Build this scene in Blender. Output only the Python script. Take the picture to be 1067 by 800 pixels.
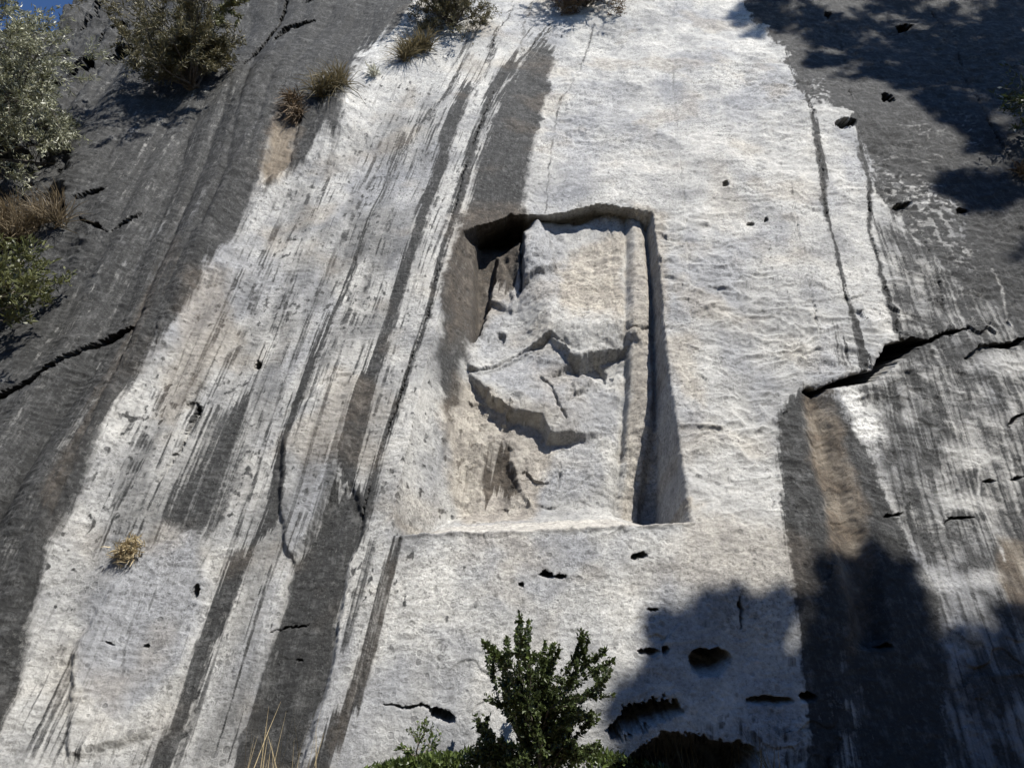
import bpy, math, random
import numpy as np
from mathutils import Vector

# ------------------------------------------------------------------ scene, camera, light
sc = bpy.context.scene
for o in list(bpy.data.objects):
    bpy.data.objects.remove(o)
col = sc.collection
R = math.radians

PITCH, LENS, SENSOR, EYE = R(30), 26.0, 36.0, 1.6
IW, IH = 1067.0, 800.0
F = IW * LENS / SENSOR
cam_d = bpy.data.cameras.new('camera')
cam_d.lens, cam_d.sensor_width, cam_d.sensor_fit = LENS, SENSOR, 'HORIZONTAL'
cam_d.clip_start, cam_d.clip_end = 0.05, 2000
cam = bpy.data.objects.new('camera', cam_d)
cam.location = (0, 0, EYE)
cam.rotation_euler = (R(90) + PITCH, 0, 0)
col.objects.link(cam)
sc.camera = cam

SUN_AZ, SUN_EL = R(37), R(51)       # to the right of straight behind the camera
S = np.array([math.sin(SUN_AZ) * math.cos(SUN_EL), -math.cos(SUN_AZ) * math.cos(SUN_EL), math.sin(SUN_EL)])
world = bpy.data.worlds.new('World')
sc.world = world
world.use_nodes = True
wn = world.node_tree
sky = wn.nodes.new('ShaderNodeTexSky')
sky.sky_type = 'NISHITA'
sky.sun_disc = False
sky.sun_elevation = SUN_EL
sky.sun_rotation = math.atan2(S[0], S[1])
sky.altitude = 1200
sky.air_density = 0.9
sky.dust_density = 0.0
sky.ozone_density = 10.0
wn.links.new(sky.outputs[0], wn.nodes['Background'].inputs[0])
wn.nodes['Background'].inputs[1].default_value = 0.085
sun_d = bpy.data.lights.new('sun', 'SUN')
sun_d.energy, sun_d.angle, sun_d.color = 5.0, R(0.53), (1.0, 0.96, 0.89)
sun = bpy.data.objects.new('sun', sun_d)
sun.rotation_euler = Vector(S).to_track_quat('Z', 'Y').to_euler()
sun.location = (6, -12, 20)
col.objects.link(sun)
vs = sc.view_settings
vs.view_transform, vs.look, vs.gamma, vs.use_curve_mapping = 'Standard', 'None', 1.0, False
vs.exposure = 0.8

# ------------------------------------------------------------------ noise
def _hash(ix, iy, seed):
    h = (ix.astype(np.uint32) * np.uint32(374761393) + iy.astype(np.uint32) * np.uint32(668265263)
         + np.uint32((seed * 974634541 + 12345) & 0xffffffff))
    h ^= h >> np.uint32(13)
    h *= np.uint32(1274126177)
    h ^= h >> np.uint32(16)
    h *= np.uint32(2246822519)
    h ^= h >> np.uint32(13)
    return h

def _r01(h):
    return (h & np.uint32(0xffff)).astype(np.float32) / np.float32(65535)

def pn(x, y, seed=0):
    """gradient noise, about -1..1"""
    x = np.asarray(x, np.float32); y = np.asarray(y, np.float32)
    fx0, fy0 = np.floor(x), np.floor(y)
    ix, iy = fx0.astype(np.int64), fy0.astype(np.int64)
    fx, fy = x - fx0, y - fy0
    ux = fx * fx * fx * (fx * (fx * 6 - 15) + 10)
    uy = fy * fy * fy * (fy * (fy * 6 - 15) + 10)
    def g(dx, dy):
        a = _r01(_hash(ix + dx, iy + dy, seed)) * np.float32(2 * math.pi)
        return np.cos(a) * (fx - dx) + np.sin(a) * (fy - dy)
    a, b, c, d = g(0, 0), g(1, 0), g(0, 1), g(1, 1)
    return ((a + (b - a) * ux) * (1 - uy) + (c + (d - c) * ux) * uy) * np.float32(1.5)

def fbm(x, y, octv=4, seed=0, gain=0.5):
    s, a, f = 0, 1.0, 1.0
    for i in range(octv):
        s = s + a * pn(x * f + 17.3 * i, y * f - 9.1 * i, seed + i)
        a *= gain; f *= 2.03
    return s

def cells(x, y, seed=0, tilt=False):
    """cell noise: nearest distance, second distance, a random number per cell, a random tilted facet"""
    x = np.asarray(x, np.float32); y = np.asarray(y, np.float32)
    ix, iy = np.floor(x).astype(np.int64), np.floor(y).astype(np.int64)
    f1 = np.full(x.shape, 9, np.float32); f2 = f1.copy()
    rid = np.zeros(x.shape, np.float32); fac = np.zeros(x.shape, np.float32)
    for dx in (-1, 0, 1):
        for dy in (-1, 0, 1):
            h = _hash(ix + dx, iy + dy, seed)
            h2 = _hash(ix + dx, iy + dy, seed + 77)
            px = (ix + dx) + _r01(h); py = (iy + dy) + _r01(h >> np.uint32(16))
            ex, ey = x - px, y - py
            d = np.sqrt(ex * ex + ey * ey)
            near = d < f1
            f2 = np.where(near, f1, np.minimum(f2, d))
            rid = np.where(near, _r01(h2), rid)
            if tilt:
                gx = _r01(h2) * 2 - 1; gy = _r01(h2 >> np.uint32(16)) * 2 - 1
                fac = np.where(near, gx * ex + gy * ey + (_r01(h2 >> np.uint32(8)) - 0.5) * 0.6, fac)
            f1 = np.where(near, d, f1)
    return f1, f2, rid, fac

def smooth(e0, e1, x):
    t = np.clip((x - e0) / (e1 - e0), 0, 1)
    return t * t * (3 - 2 * t)

# ------------------------------------------------------------------ the plane the cliff is built on
LEAN = R(15)                       # the face leans back
Y0 = 3.45                          # its distance from the camera at eye height
N = np.array([0, -math.cos(LEAN), math.sin(LEAN)])
UPS = np.array([0, math.sin(LEAN), math.cos(LEAN)])
O = np.array([0, Y0, EYE])
C = np.array([0, 0, EYE])
fw = np.array([0, math.cos(PITCH), math.sin(PITCH)]); upv = np.array([0, -math.sin(PITCH), math.cos(PITCH)])

def on_plane(px, py, h=0.0):
    """point of the cliff's base plane (moved out by h) that is sighted at a given direction"""
    px = np.asarray(px, float); py = np.asarray(py, float)
    a, b = (px - IW / 2) / F, (IH / 2 - py) / F
    d = np.stack([a, fw[1] + b * upv[1], fw[2] + b * upv[2]], -1)
    t = ((O + N * h - C) @ N) / (d @ N)
    return C + d * t[..., None]

def to_px(p):
    q = np.asarray(p, float) - C
    z = q @ fw
    return np.stack([IW / 2 + F * q[..., 0] / z, IH / 2 - F * (q @ upv) / z], -1)

def A(pts, h):
    """outline seen on a surface set back or forward by h -> where it lies on the base plane"""
    pts = np.asarray(pts, float)
    return [tuple(q) for q in to_px(on_plane(pts[:, 0], pts[:, 1], h) - N * h)]

def W(px, py, h=0.0):
    return on_plane(px, py, h)

# grid: fine where the camera looks, coarser around
def axis(lo, a, b, hi, s, s2):
    left = np.arange(a, lo, -s2)[::-1]; right = np.arange(b, hi, s2)
    return np.unique(np.concatenate([left, np.arange(a, b, s), right]))
STEP = 1.0
pxs = axis(-330, -30, 1100, 1400, STEP, 5); pys = axis(-150, -30, 815, 890, STEP, 4)
PX, PY = np.meshgrid(pxs, pys)
PX = PX.astype(np.float32); PY = PY.astype(np.float32)
P0 = on_plane(PX, PY)
U = P0[..., 0].astype(np.float32); V = ((P0 - O) @ UPS).astype(np.float32)
Q = U - V * np.clip(0.13 + 0.06 * U, -0.12, 0.17)           # runs across the way the water runs down
SH = PX.shape

# ways of roughening an outline
def _w(sx, sy):
    return (PX + sx, PY + sy)
n_a, n_b = pn(U * 9, V * 9, 1), pn(U * 9, V * 9, 2)
n_c, n_d = pn(U * 30, V * 30, 3), pn(U * 30, V * 30, 4)
WARP = {'none': (PX, PY),
        'rock': _w(1.7 * n_a + 1.0 * n_c, 1.7 * n_b + 1.0 * n_d),
        'soft': _w(9 * pn(U * 3, V * 3, 5) + 4 * n_a + 2 * n_c, 9 * pn(U * 3, V * 3, 6) + 4 * n_b + 2 * n_d)}
fib1, fib2, fib3, fib4 = pn(Q * 14, V * 0.5, 11), pn(Q * 38, V * 0.8, 12), pn(Q * 95, V * 1.6, 13), pn(Q * 170, V * 4, 14)
n_e, n_f = pn(U * 75, V * 75, 7), pn(U * 75, V * 75, 8)
WARP['rag'] = _w(1.3 * n_a + 1.3 * n_c + 1.1 * n_e, 1.3 * n_b + 1.3 * n_d + 1.1 * n_f)
WARP['jag'] = _w(4 * n_a + 3 * n_c + 2.2 * n_e, 5 * n_b + 4 * n_d + 3 * n_f)
WARP['drip'] = _w(2.0 * n_a + 1.2 * n_c + 1.2 * fib3, 10 * fib1 + 12 * fib2 + 8 * fib3)

def win(pts, m):
    p = np.asarray(pts, float)
    x0, x1 = np.searchsorted(pxs, [p[:, 0].min() - m, p[:, 0].max() + m])
    y0, y1 = np.searchsorted(pys, [p[:, 1].min() - m, p[:, 1].max() + m])
    return slice(y0, y1), slice(x0, x1)

def line_d(X, Y, pts, ws):
    best = np.full(X.shape, 1e9, np.float32)
    for i in range(len(pts) - 1):
        (ax, ay), (bx, by) = pts[i], pts[i + 1]
        dx, dy = bx - ax, by - ay
        t = np.clip(((X - ax) * dx + (Y - ay) * dy) / (dx * dx + dy * dy + 1e-9), 0, 1)
        d = np.hypot(X - ax - t * dx, Y - ay - t * dy) - 0.5 * (ws[i] + (ws[i + 1] - ws[i]) * t)
        best = np.minimum(best, d)
    return best

def poly_d(X, Y, pts):
    """signed distance, negative inside"""
    pts = list(pts); best = line_d(X, Y, pts + pts[:1], [0] * (len(pts) + 1))
    ins = np.zeros(X.shape, bool)
    for i in range(len(pts)):
        (ax, ay), (bx, by) = pts[i - 1], pts[i]
        if ay == by: continue
        c = ((ay > Y) != (by > Y)) & (X < (bx - ax) * (Y - ay) / (by - ay) + ax)
        ins ^= c
    return np.where(ins, -best, best)

def comb(Fd, sl, m, op):
    if op == 'max': Fd[sl] = np.maximum(Fd[sl], m)
    elif op == 'add': Fd[sl] += m
    elif op == 'min': Fd[sl] = np.minimum(Fd[sl], m)
    elif op == 'cut': Fd[sl] *= 1 - m

def poly(Fd, pts, val=1.0, soft=3.0, warp='drip', op='max', mod=None):
    if warp == 'drip': soft = soft * 1.7 + 1.5
    sl = win(pts, soft + 34)
    X, Y = WARP[warp]
    m = val * smooth(soft, -soft, poly_d(X[sl], Y[sl], pts))
    if mod is not None: m = m * mod[sl]
    comb(Fd, sl, m.astype(np.float32), op)

def line(Fd, pts, ws, val=1.0, soft=1.5, warp='drip', op='max', mod=None):
    if np.isscalar(ws): ws = [ws] * len(pts)
    if warp == 'drip': soft = soft * 1.3 + .8
    sl = win(pts, soft + max(ws) + 34)
    X, Y = WARP[warp]
    m = val * smooth(soft, -soft, line_d(X[sl], Y[sl], pts, ws))
    if mod is not None: m = m * mod[sl]
    comb(Fd, sl, m.astype(np.float32), op)

def blob(Fd, x, y, rx, ry, val, rot=0.0, soft=0.35, warp='rock', op='add'):
    r = max(rx, ry)
    sl = win([(x - r, y - r), (x + r, y + r)], r + 10)
    X, Y = WARP[warp]
    dx, dy = X[sl] - x, Y[sl] - y
    c, s_ = math.cos(R(rot)), math.sin(R(rot))
    d = np.hypot((dx * c + dy * s_) / rx, (-dx * s_ + dy * c) / ry)
    comb(Fd, sl, (val * smooth(1 + soft, 1 - soft, d)).astype(np.float32), op)

Z = lambda: np.zeros(SH, np.float32)

# ------------------------------------------------------------------ shape of the cliff (metres out of the plane)
H = Z()
H += 0.10 * fbm(U * 0.33, V * 0.26, 3, 20) + 0.018 * fbm(U * 1.3, V * 0.8, 3, 24)
flute = 0.030 * pn(Q * 2.2, V * 0.12, 30) + 0.016 * pn(Q * 6, V * 0.22, 31) + 0.005 * pn(Q * 15, V * 0.5, 32)
left_w = smooth(560, 430, PX)
H += flute * (0.35 + 0.65 * left_w)
LDK = Z()
poly(LDK, [(273, 203), (306, 184), (337, 158), (357, 150), (371, 85), (420, 30), (450, -170), (-400, -170), (-400, 900), (-60, 900), (0, 768), (40, 640), (92, 520), (142, 408), (199, 327), (233, 277)], 1, 34, 'soft')
ridg = np.abs(pn(Q * 2.3 + .25 * pn(U, V * .5, 33), V * 0.09, 34)); ridg2 = np.abs(pn(Q * 5.5 + .2 * pn(U * 2, V, 35), V * 0.2, 36))
H += LDK * (0.15 * ridg + 0.05 * ridg2)
for pts in ([(243, 98), (233, 135), (219, 169), (202, 209), (182, 256), (160, 300)], [(206, 125), (192, 169), (172, 202), (150, 240)], [(138, 125), (115, 182), (101, 202)], [(262, 90), (250, 140), (240, 190), (215, 250)], [(150, 330), (110, 430), (70, 530), (30, 640)], [(290, 90), (278, 130), (262, 180)]):
    line(H, pts, 2, -0.035, 6, 'rock', 'add')
# water scallops, lying across the fall line
wx = U * 5.6 + 0.8 * pn(U * 3, V * 5, 40) + .25 * n_a; wy = V * 10.5 + 0.8 * pn(U * 3, V * 5, 41) + .25 * n_b
c1, c2, crid, _ = cells(wx, wy, 42)
d1, d2, drid, _ = cells(wx * 2.3 + 5, wy * 2.2 + 3, 43)
sc_amt = 0.25 + 0.75 * smooth(540, 600, PX) * smooth(620, 480, PY) + 0.55 * LDK
for _a in ([(848, 412), (852, 440), (862, 480), (872, 520), (884, 560), (895, 600), (905, 660)],):
    line(sc_amt, _a, 46, .85, 12, 'none', 'cut')
sc_amt *= 0.55 + 0.9 * smooth(-0.5, 0.5, pn(U * 0.9, V * 0.9, 44))
H += sc_amt * (0.019 * np.minimum(c1, 1) ** 2 + 0.014 * np.minimum(d1, 1) ** 2)
H += sc_amt * 0.005 * pn(U * 3.5 + V * 2, V * 9, 45)
_, _, _, chip = cells(U * 6.5 + .5 * n_a, V * 9 + .5 * n_b, 57, tilt=True)
H += 0.014 * chip * (.25 + .75 * smooth(430, 560, PX)) * smooth(-.1, .5, pn(U * 1.3, V * 1.1, 58))
H += 0.0035 * (0.6 - np.abs(fbm(U * 12, V * 20, 3, 46))) + 0.0022 * fbm(U * 30, V * 34, 3, 49)
# thin ripples on the left slab, and roughness below the niche
H += 0.0035 * left_w * pn(U * 10, V * 34, 47) * smooth(-0.4, 0.3, pn(U * 1.5, V * 1.2, 48))

NX = [(240, 408, 556), (0, 0, 0)]
ny = [235, 262, 300, 355, 420, 490, 556]
nl = [486, 476, 468, 452, 435, 420, 408]
ry_ = [217, 240, 280, 330, 380, 430, 490, 548, 560]
rx_ = [680, 684, 688, 692, 698, 706, 714, 722, 723]
tx = [470, 483, 500, 525, 532, 566, 590, 623, 650, 677, 690]
ty = [250, 244, 235, 227, 222, 220, 217, 212, 217, 221, 226]
bx_ = [400, 440, 500, 600, 690, 722, 740]
by_ = [557, 556, 555.5, 553, 551.5, 549, 548]
rX, rY = WARP['rock']
rXs = PX + 0.45 * (rX - PX); rYs = PY + 0.45 * (rY - PY)
dl = rXs - np.interp(rYs, ny, nl); dr = np.interp(rYs, ry_, rx_) - rXs
dt = rYs - np.interp(rXs, tx, ty); db = np.interp(rXs, bx_, by_) - rYs
inside = np.minimum(np.minimum(dl, dr), np.minimum(dt, db))
wl = np.interp(PY, [235, 300, 420, 556], [14, 30, 52, 60])
wr = np.interp(PY, [220, 330, 450, 548], [6, 8, 14, 24])
wb = np.interp(PX, [400, 470, 640, 680, 722], [24, 62, 64, 46, 24])
dback = np.interp(PY, [215, 300, 420, 556], [0.18, 0.22, 0.33, 0.46]).astype(np.float32)
lip = lambda x: np.where(x < .35, x * x / .7, (x - .175) / .825).clip(0, 1)
prof = np.minimum(np.minimum(np.clip(dl / wl, 0, 1) ** 0.8, lip(dr / wr)), np.minimum(lip(dt / 3.0), np.clip(db / wb, 0, 1)))
niche = Z(); niche -= (dback * prof).astype(np.float32)
NB = -0.24
RH = Z()                                    # the eroded relief inside
blob(RH, 512, 300, 42, 60, -0.15, rot=-14, soft=0.5)
blob(RH, 682, 500, 26, 80, -0.16, rot=-8, soft=0.7)
blk = A([(545, 240), (549, 238), (600, 243), (650, 233), (662, 222), (690, 235), (696, 330), (690, 400), (668, 356), (659, 351), (647, 358), (626, 364), (606, 373), (592, 369), (585, 359), (572, 348), (554, 355), (534, 366), (518, 374), (500, 384), (490, 382), (483, 375), (485, 364), (498, 339), (510, 308), (516, 275), (521, 268), (534, 261), (545, 257)], NB + .06)
lump = A([(484, 382), (500, 384), (518, 374), (534, 366), (554, 355), (572, 348), (585, 357), (592, 362), (606, 366), (647, 352), (662, 380), (650, 415), (628, 434), (611, 441), (585, 443), (572, 442), (565, 430), (550, 427), (534, 424), (508, 409)], NB + .05)
PYa = PY + 17                      # about where the floor of the niche is sighted
poly(RH, blk, 1, 2.6, 'rock', 'add', mod=(0.065 + 0.03 * smooth(270, 360, PYa)) * smooth(684, 640, PX))
poly(RH, lump, 1, 2.8, 'rock', 'add', mod=(0.058 + 0.050 * smooth(372, 436, PYa) * smooth(640, 560, PX)) * smooth(648, 596, PX))
blob(RH, *A([(535, 405)], NB)[0], 40, 26, 0.035, 14, 0.8)
blob(RH, *A([(585, 420)], NB)[0], 26, 18, 0.03, 0, 0.8)
blob(RH, *A([(515, 350)], NB)[0], 26, 26, 0.045, 0, 0.9)
blob(RH, *A([(615, 346)], NB)[0], 38, 11, 0.05, -8, 0.7)
blob(RH, *A([(556, 270)], NB)[0], 13, 34, 0.045, 18, 0.8)
blob(RH, *A([(612, 300)], NB)[0], 36, 44, -0.045, 0, 0.8)
blob(RH, *A([(575, 325)], NB)[0], 22, 18, 0.03, 0, 0.9)
blob(RH, *A([(600, 505)], NB)[0], 40, 36, 0.03, 0, 0.9)
poly(RH, A([(586, 362), (604, 372), (626, 364), (650, 356), (648, 374), (636, 392), (614, 390), (596, 384)], NB), -0.045, 5, 'rock', 'add')
poly(RH, A([(577, 390), (595, 380), (621, 372), (634, 380), (631, 390), (616, 387), (600, 392)], NB), -0.05, 2, 'rock', 'add')
poly(RH, A([(596, 398), (604, 388), (618, 392), (612, 404), (600, 410)], NB), 0.03, 2, 'rock', 'add')
poly(RH, A([(545, 241), (549, 239), (557, 244), (572, 262), (580, 285), (549, 300), (544, 303)], NB), 0.05, 2.2, 'rock', 'add')
poly(RH, A([(519, 274), (529, 282), (538, 312), (534, 322), (522, 318), (508, 312)], NB), 0.05, 2.5, 'rock', 'add')
line(RH, A([(636, 236), (637, 290), (640, 335)], NB), 2, -0.010, 3, 'rock', 'add'); line(RH, A([(624, 240), (626, 290)], NB), 3, -0.006, 4, 'rock', 'add')
line(RH, A([(580, 310), (592, 300), (606, 296)], NB), 1, -0.02, 1.5, 'rock', 'add'); line(RH, A([(600, 305), (612, 302), (622, 310)], NB), 1, -0.018, 1.5, 'rock', 'add'); line(RH, A([(576, 314), (560, 318), (546, 318)], NB), 1, -0.018, 1.3, 'rock', 'add')
blob(RH, *A([(488, 450)], NB)[0], 30, 22, 0.03, 10, 0.9)
blob(RH, *A([(545, 520)], NB)[0], 30, 24, 0.03, 10, 0.9)
poly(RH, A([(655, 232), (690, 238), (694, 330), (676, 470), (668, 545), (648, 540), (652, 470), (655, 350)], NB), 0.055, 5, 'none', 'add')
blob(RH, *A([(671, 390)], NB)[0], 13, 190, 0.03, -1, 0.9, 'none')
line(RH, A([(652, 236), (651, 300), (650, 350), (653, 400), (648, 470), (643, 535)], NB), 2, -0.022, 4, 'none', 'add')
line(RH, A([(556, 285), (575, 282), (592, 284)], NB), 1, -0.02, 1.5, 'rock', 'add')
line(RH, A([(544, 244), (543, 303)], NB), 3, -0.06, 1.5, 'rock', 'add')
line(RH, A([(526, 276), (532, 300), (530, 318)], NB), 3, -0.03, 3, 'rock', 'add')
line(RH, A([(484, 383), (500, 384), (523, 371), (545, 359), (575, 350), (590, 361)], NB + .05), 1.6, -0.05, 1.3, 'rock', 'add')
line(RH, A([(562, 394), (575, 402), (580, 420), (590, 434)], NB), 1.6, -0.03, 1.4, 'rock', 'add')
line(RH, A([(591, 416), (606, 408), (612, 400)], NB), 2.5, -0.025, 2, 'rock', 'add')
blob(RH, *A([(522, 349)], NB)[0], 4, 5, -0.05, 20)
line(RH, A([(655, 350), (672, 350), (692, 342)], NB), 1.4, -0.035, 1.2, 'rock', 'add')
line(RH, A([(533, 468), (545, 498), (560, 530), (566, 540)], NB), 3, 0.035, 5, 'rock', 'add')
blob(RH, *A([(519, 484)], NB)[0], 17, 26, -0.06, 8, 0.6)
line(RH, A([(585, 470), (582, 496)], NB), 1.2, -0.02, 1.2, 'rock', 'add')
line(RH, A([(594, 497), (622, 482)], NB), 1.2, -0.015, 1.2, 'rock', 'add')
line(RH, A([(460, 452), (470, 449), (478, 440)], NB * .8), 1.6, -0.025, 1.4, 'rock', 'add')
line(RH, A([(437, 470), (455, 467)], NB * .6), 1.4, -0.015, 1.4, 'rock', 'add')
_, _, _, facet = cells(U * 7 + .4 * n_a, V * 8 + .4 * n_b, 50, tilt=True)
_, _, _, facet2 = cells(U * 19 + .4 * n_c, V * 19 + .4 * n_d, 51, tilt=True)
rough_in = 0.35 + 0.65 * smooth(-0.2, 0.5, pn(U * 2.5, V * 2.5, 52))
low_in = smooth(385, 410, PYa) * smooth(585, 540, PX)
RH += ((0.010 + .016 * low_in) * facet + (0.007 + .007 * low_in) * facet2) * rough_in * smooth(662, 640, PX) + 0.008 * fbm(U * 7, V * 7, 4, 53)
NG = Z(); NG -= (0.24 * smooth(0, 14, 247 - PY - 8 * smooth(520, 548, PX)) * smooth(562, 535, PX) * (inside > 0) * np.clip(dt / 3, 0, 1) * np.clip(dl / 10, 0, 1)).astype(np.float32)
niche += RH * smooth(0.80, 1.0, prof) * smooth(4, 14, dr)
niche += (0.004 * fbm(U * 16, V * 10, 3, 54) * smooth(0.1, 0.4, prof)).astype(np.float32)
base_in = 0.10 * fbm(U * 0.33, V * 0.26, 3, 20)
H = np.where(inside > 0, H * 0.55 + 0.45 * base_in + niche, H).astype(np.float32)

# fissures and cracks
CR = NG.copy()
brk = .25 + .75 * smooth(-0.25, 0.3, pn(U * 2.3, V * 2.3, 92))
def crack(pts, ws, dep, soft=1.2, warp='rag', taper=False):
    if taper:                           # close up at both ends, with a few uneven widths between
        p2, w2 = [], []
        for i in range(len(pts) - 1):
            for t in (0, .33, .66):
                p2.append((pts[i][0] + (pts[i + 1][0] - pts[i][0]) * t, pts[i][1] + (pts[i + 1][1] - pts[i][1]) * t))
        p2.append(pts[-1])
        n = len(p2)
        for i in range(n):
            e = min(i, n - 1 - i) / (n - 1) * 2
            w2.append(ws * (min(1, e * 1.6) ** .7) * (0.65 + 0.6 * abs(math.sin(i * 2.3 + pts[0][0]))) - .6)
        pts, ws = p2, w2
    line(CR, pts, ws, -dep, soft, warp, 'min', None if taper or dep > .15 else brk)
LINE1 = [(515, 3), (498, 34), (485, 54), (475, 81), (455, 111), (431, 145), (416, 169), (404, 196), (387, 229), (371, 268), (360, 301), (346, 323), (337, 346), (326, 374), (318, 396), (304, 427), (295, 453), (290, 481), (287, 508), (278, 536), (264, 553), (250, 578), (236, 606), (222, 637), (208, 663), (197, 699), (178, 750), (160, 800)]
FIS = [(534, 67), (519, 88), (505, 125), (495, 148), (482, 189), (471, 233), (461, 266), (452, 300), (446, 330), (438, 350), (426, 385), (415, 420), (402, 455), (390, 490), (383, 512), (376, 535)]
crack(LINE1[:12], .5, 0.022, .9); crack(FIS, .7, 0.028, .9)
crack([(535, 3), (529, 20), (516, 41), (512, 56), (506, 72)], .8, 0.03, .9)
crack([(554, 3), (549, 22), (542, 46)], .6, 0.025, .9)
crack([(574, 31), (560, 37), (546, 51), (532, 67), (518, 88)], [4, 3, 2.5, 2, 1], 0.06)
crack([(619, 22), (615, 39), (609, 59), (601, 80), (583, 105), (573, 162), (569, 216)], .6, 0.014, .9)
crack([(700, 69), (705, 140), (714, 213), (718, 300)], 1.0, 0.012)
R1 = [(819, 52), (824, 72), (832, 96), (844, 120), (851, 158), (857, 179), (858, 213), (865, 240), (872, 266), (876, 291), (882, 313), (890, 340), (898, 365), (901, 381)]
R2 = [(872, 21), (879, 45), (884, 86), (887, 120), (898, 162), (905, 189), (906, 236), (915, 269), (923, 302), (931, 326), (937, 351)]
R3 = [(956, 236), (967, 260), (978, 293), (983, 318), (991, 343)]
crack(R1, .6, 0.022, .9); crack(R2, .7, 0.028, .9); crack(R3, .4, 0.02, .9)
crack([(974, 5), (998, 38), (1007, 80), (1023, 118), (1042, 151), (1059, 176), (1080, 210)], 1.2, 0.045, 1)
crack([(824, 200), (831, 247), (842, 280), (845, 315), (853, 348), (853, 392)], 1.2, 0.015)
crack([(414, 562), (408, 587), (399, 620), (391, 654), (378, 700), (366, 734), (353, 759), (336, 792)], 3, 0.02, 3)
crack([(165, 505), (176, 488), (190, 466), (201, 440), (206, 428)], [3, 3, 2, 4, 3], 0.06)
crack([(143, 346), (125, 353), (94, 370), (71, 390), (51, 405), (20, 422), (0, 432), (-60, 462)], [0, 5.5, 2, 2.5, 6, 6, 5, 4], 0.22)
for pts, w in (([(103, 18), (91, 25), (83, 32)], 3.5), ([(108, -4), (104, 8), (99, 16)], 2.5), ([(148, 22), (125, 27), (115, 34), (103, 47)], 3.2),
               ([(135, 40), (118, 47)], 2.5), ([(71, 51), (51, 66)], 2), ([(304, 2), (293, 34), (277, 54), (258, 76)], 2.6),
               ([(329, 32), (304, 40), (288, 53)], 3.4), ([(362, -2), (334, 10), (317, 15)], 2.2), ([(84, 223), (100, 215), (117, 210)], 2.3),
               ([(120, 254), (135, 246), (151, 233)], 2.2), ([(90, 240), (102, 250), (118, 255)], 1.5), ([(45, 80), (60, 90), (74, 88)], 4), ([(248, 8), (262, 5), (275, 2)], 3),
               ([(920, 539), (930, 538), (942, 535)], 2.2), ([(986, 545), (995, 538), (1019, 537)], 3.2), ([(1028, 499), (1040, 497)], 2.4),
               ([(1050, 446), (1057, 438), (1067, 432)], 4), ([(1056, 497), (1068, 494)], 2.5), ([(400, 735), (425, 737), (440, 735), (452, 742)], 2), ([(768, 628), (770, 660)], 2),
               ([(280, 655), (296, 647), (308, 648), (321, 644)], .9), ([(107, 670), (118, 671)], 1.2)):
    crack(pts, w * 1.15, 0.13, taper=True)
crack([(1008, 374), (1022, 365), (1035, 361), (1055, 359), (1072, 350)], [2, 8, 4, 8, 3], 0.14)
G = CR.copy()
BIG = [(838, 406), (862, 403.5), (890, 394), (908, 387), (914, 376), (921, 365), (939, 358), (968, 355), (983, 348.5), (1010, 342), (984, 350), (956, 362), (934, 380), (914, 395), (892, 401.5), (862, 405.5), (836, 407.5)]
poly(G, BIG, -0.55, 1.2, 'rag', 'min')
poly(G, [(898, 386), (912, 378), (915, 386), (905, 394)], 0.30, 1.5, 'rag', 'add')
crack([(1005, 343.5), (1020, 340), (1040, 333)], .4, 0.05, .9)
G = np.minimum(G, 0); G = np.minimum(G, CR)
line(H, [(838, 402), (870, 396), (905, 380), (915, 364), (940, 352), (985, 342)], 8, 0.035, 10, 'rock', 'add')
# hollowed runnel under the big crack
line(H, [(848, 412), (852, 440), (862, 480), (872, 520), (884, 560), (895, 600), (905, 660)], [18, 20, 24, 26, 28, 30, 30], -0.07, 9, 'rock', 'add')
# solution holes
for (x, y, rx, ry, d, rot) in ((727, 690, 10, 9, .12, 0), (745, 692, 13, 10, .12, 0), (737, 698, 16, 12, .08, 0), (461, 748, 14, 6.5, .12, 24),
        (570, 602, 7, 3.2, .06, 8), (584, 603.5, 6, 2.4, .05, 0), (660, 585, 4, 3.4, .07, 0), (668, 583.5, 5, 3.6, .07, 0), (543, 611, 2.6, 2, .04, 0),
        (675, 684, 10, 3.6, .07, 5), (679, 640, 5, 2, .05, 0), (692, 683, 4, 4, .03, 0), (945, 23, 9, 4.2, .16, -5), (924, 106, 8, 4, .12, 30),
        (880, 134, 12, 4.5, .13, -5), (864, 12, 4, 3, .08, 0), (202, 613, 3.4, 7, .09, 10), (150, 670, 3.5, 2.6, .05, 0), (800, 733, 22, 4.5, .08, 0),
        (782, 236, 5, 2.5, .04, 0), (755, 195, 4, 2, .04, 0), (797, 232, 3, 2.5, .04, 0), (940, 216, 12, 4, .05, -8), (1003, 220, 7, 3.5, .05, -5), (70, 232, 5, 8, .15, 0), (67, 181, 8, 4, .15, -5),
        (268, 379, 3.4, 4, .05, 0), (202, 428, 8, 7, .008, 0), (309, 682, 3, 1.2, .02, -8), (840, 730, 9, 5, .07, 0), (915, 678, 12, 3.5, .06, 0)):
    k_ = 0.8 if y < 300 else 1.0
    blob(G, x, y, rx * k_, ry * k_, -d * (1.2 if y < 300 else 2.2), rot, 0.25 if y < 300 else .16, 'rag')
for pts, d in (([(116, 59), (121, 52), (135, 48), (151, 51), (140, 57), (125, 62), (114, 71), (112, 68)], .30), ([(98, 66), (88, 69), (73, 82), (75, 90), (87, 77), (97, 70)], .22),
               ([(15, 22), (22, 20), (24, 26), (33, 31), (27, 34), (17, 28)], .2)):
    poly(G, pts, -d * 1.3, 1.6, 'rag', 'add')
poly(G, [(650, 746), (680, 733), (704, 734), (711, 742), (692, 753), (660, 764), (640, 776), (634, 768)], -.36, 3, 'jag', 'min')
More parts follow.
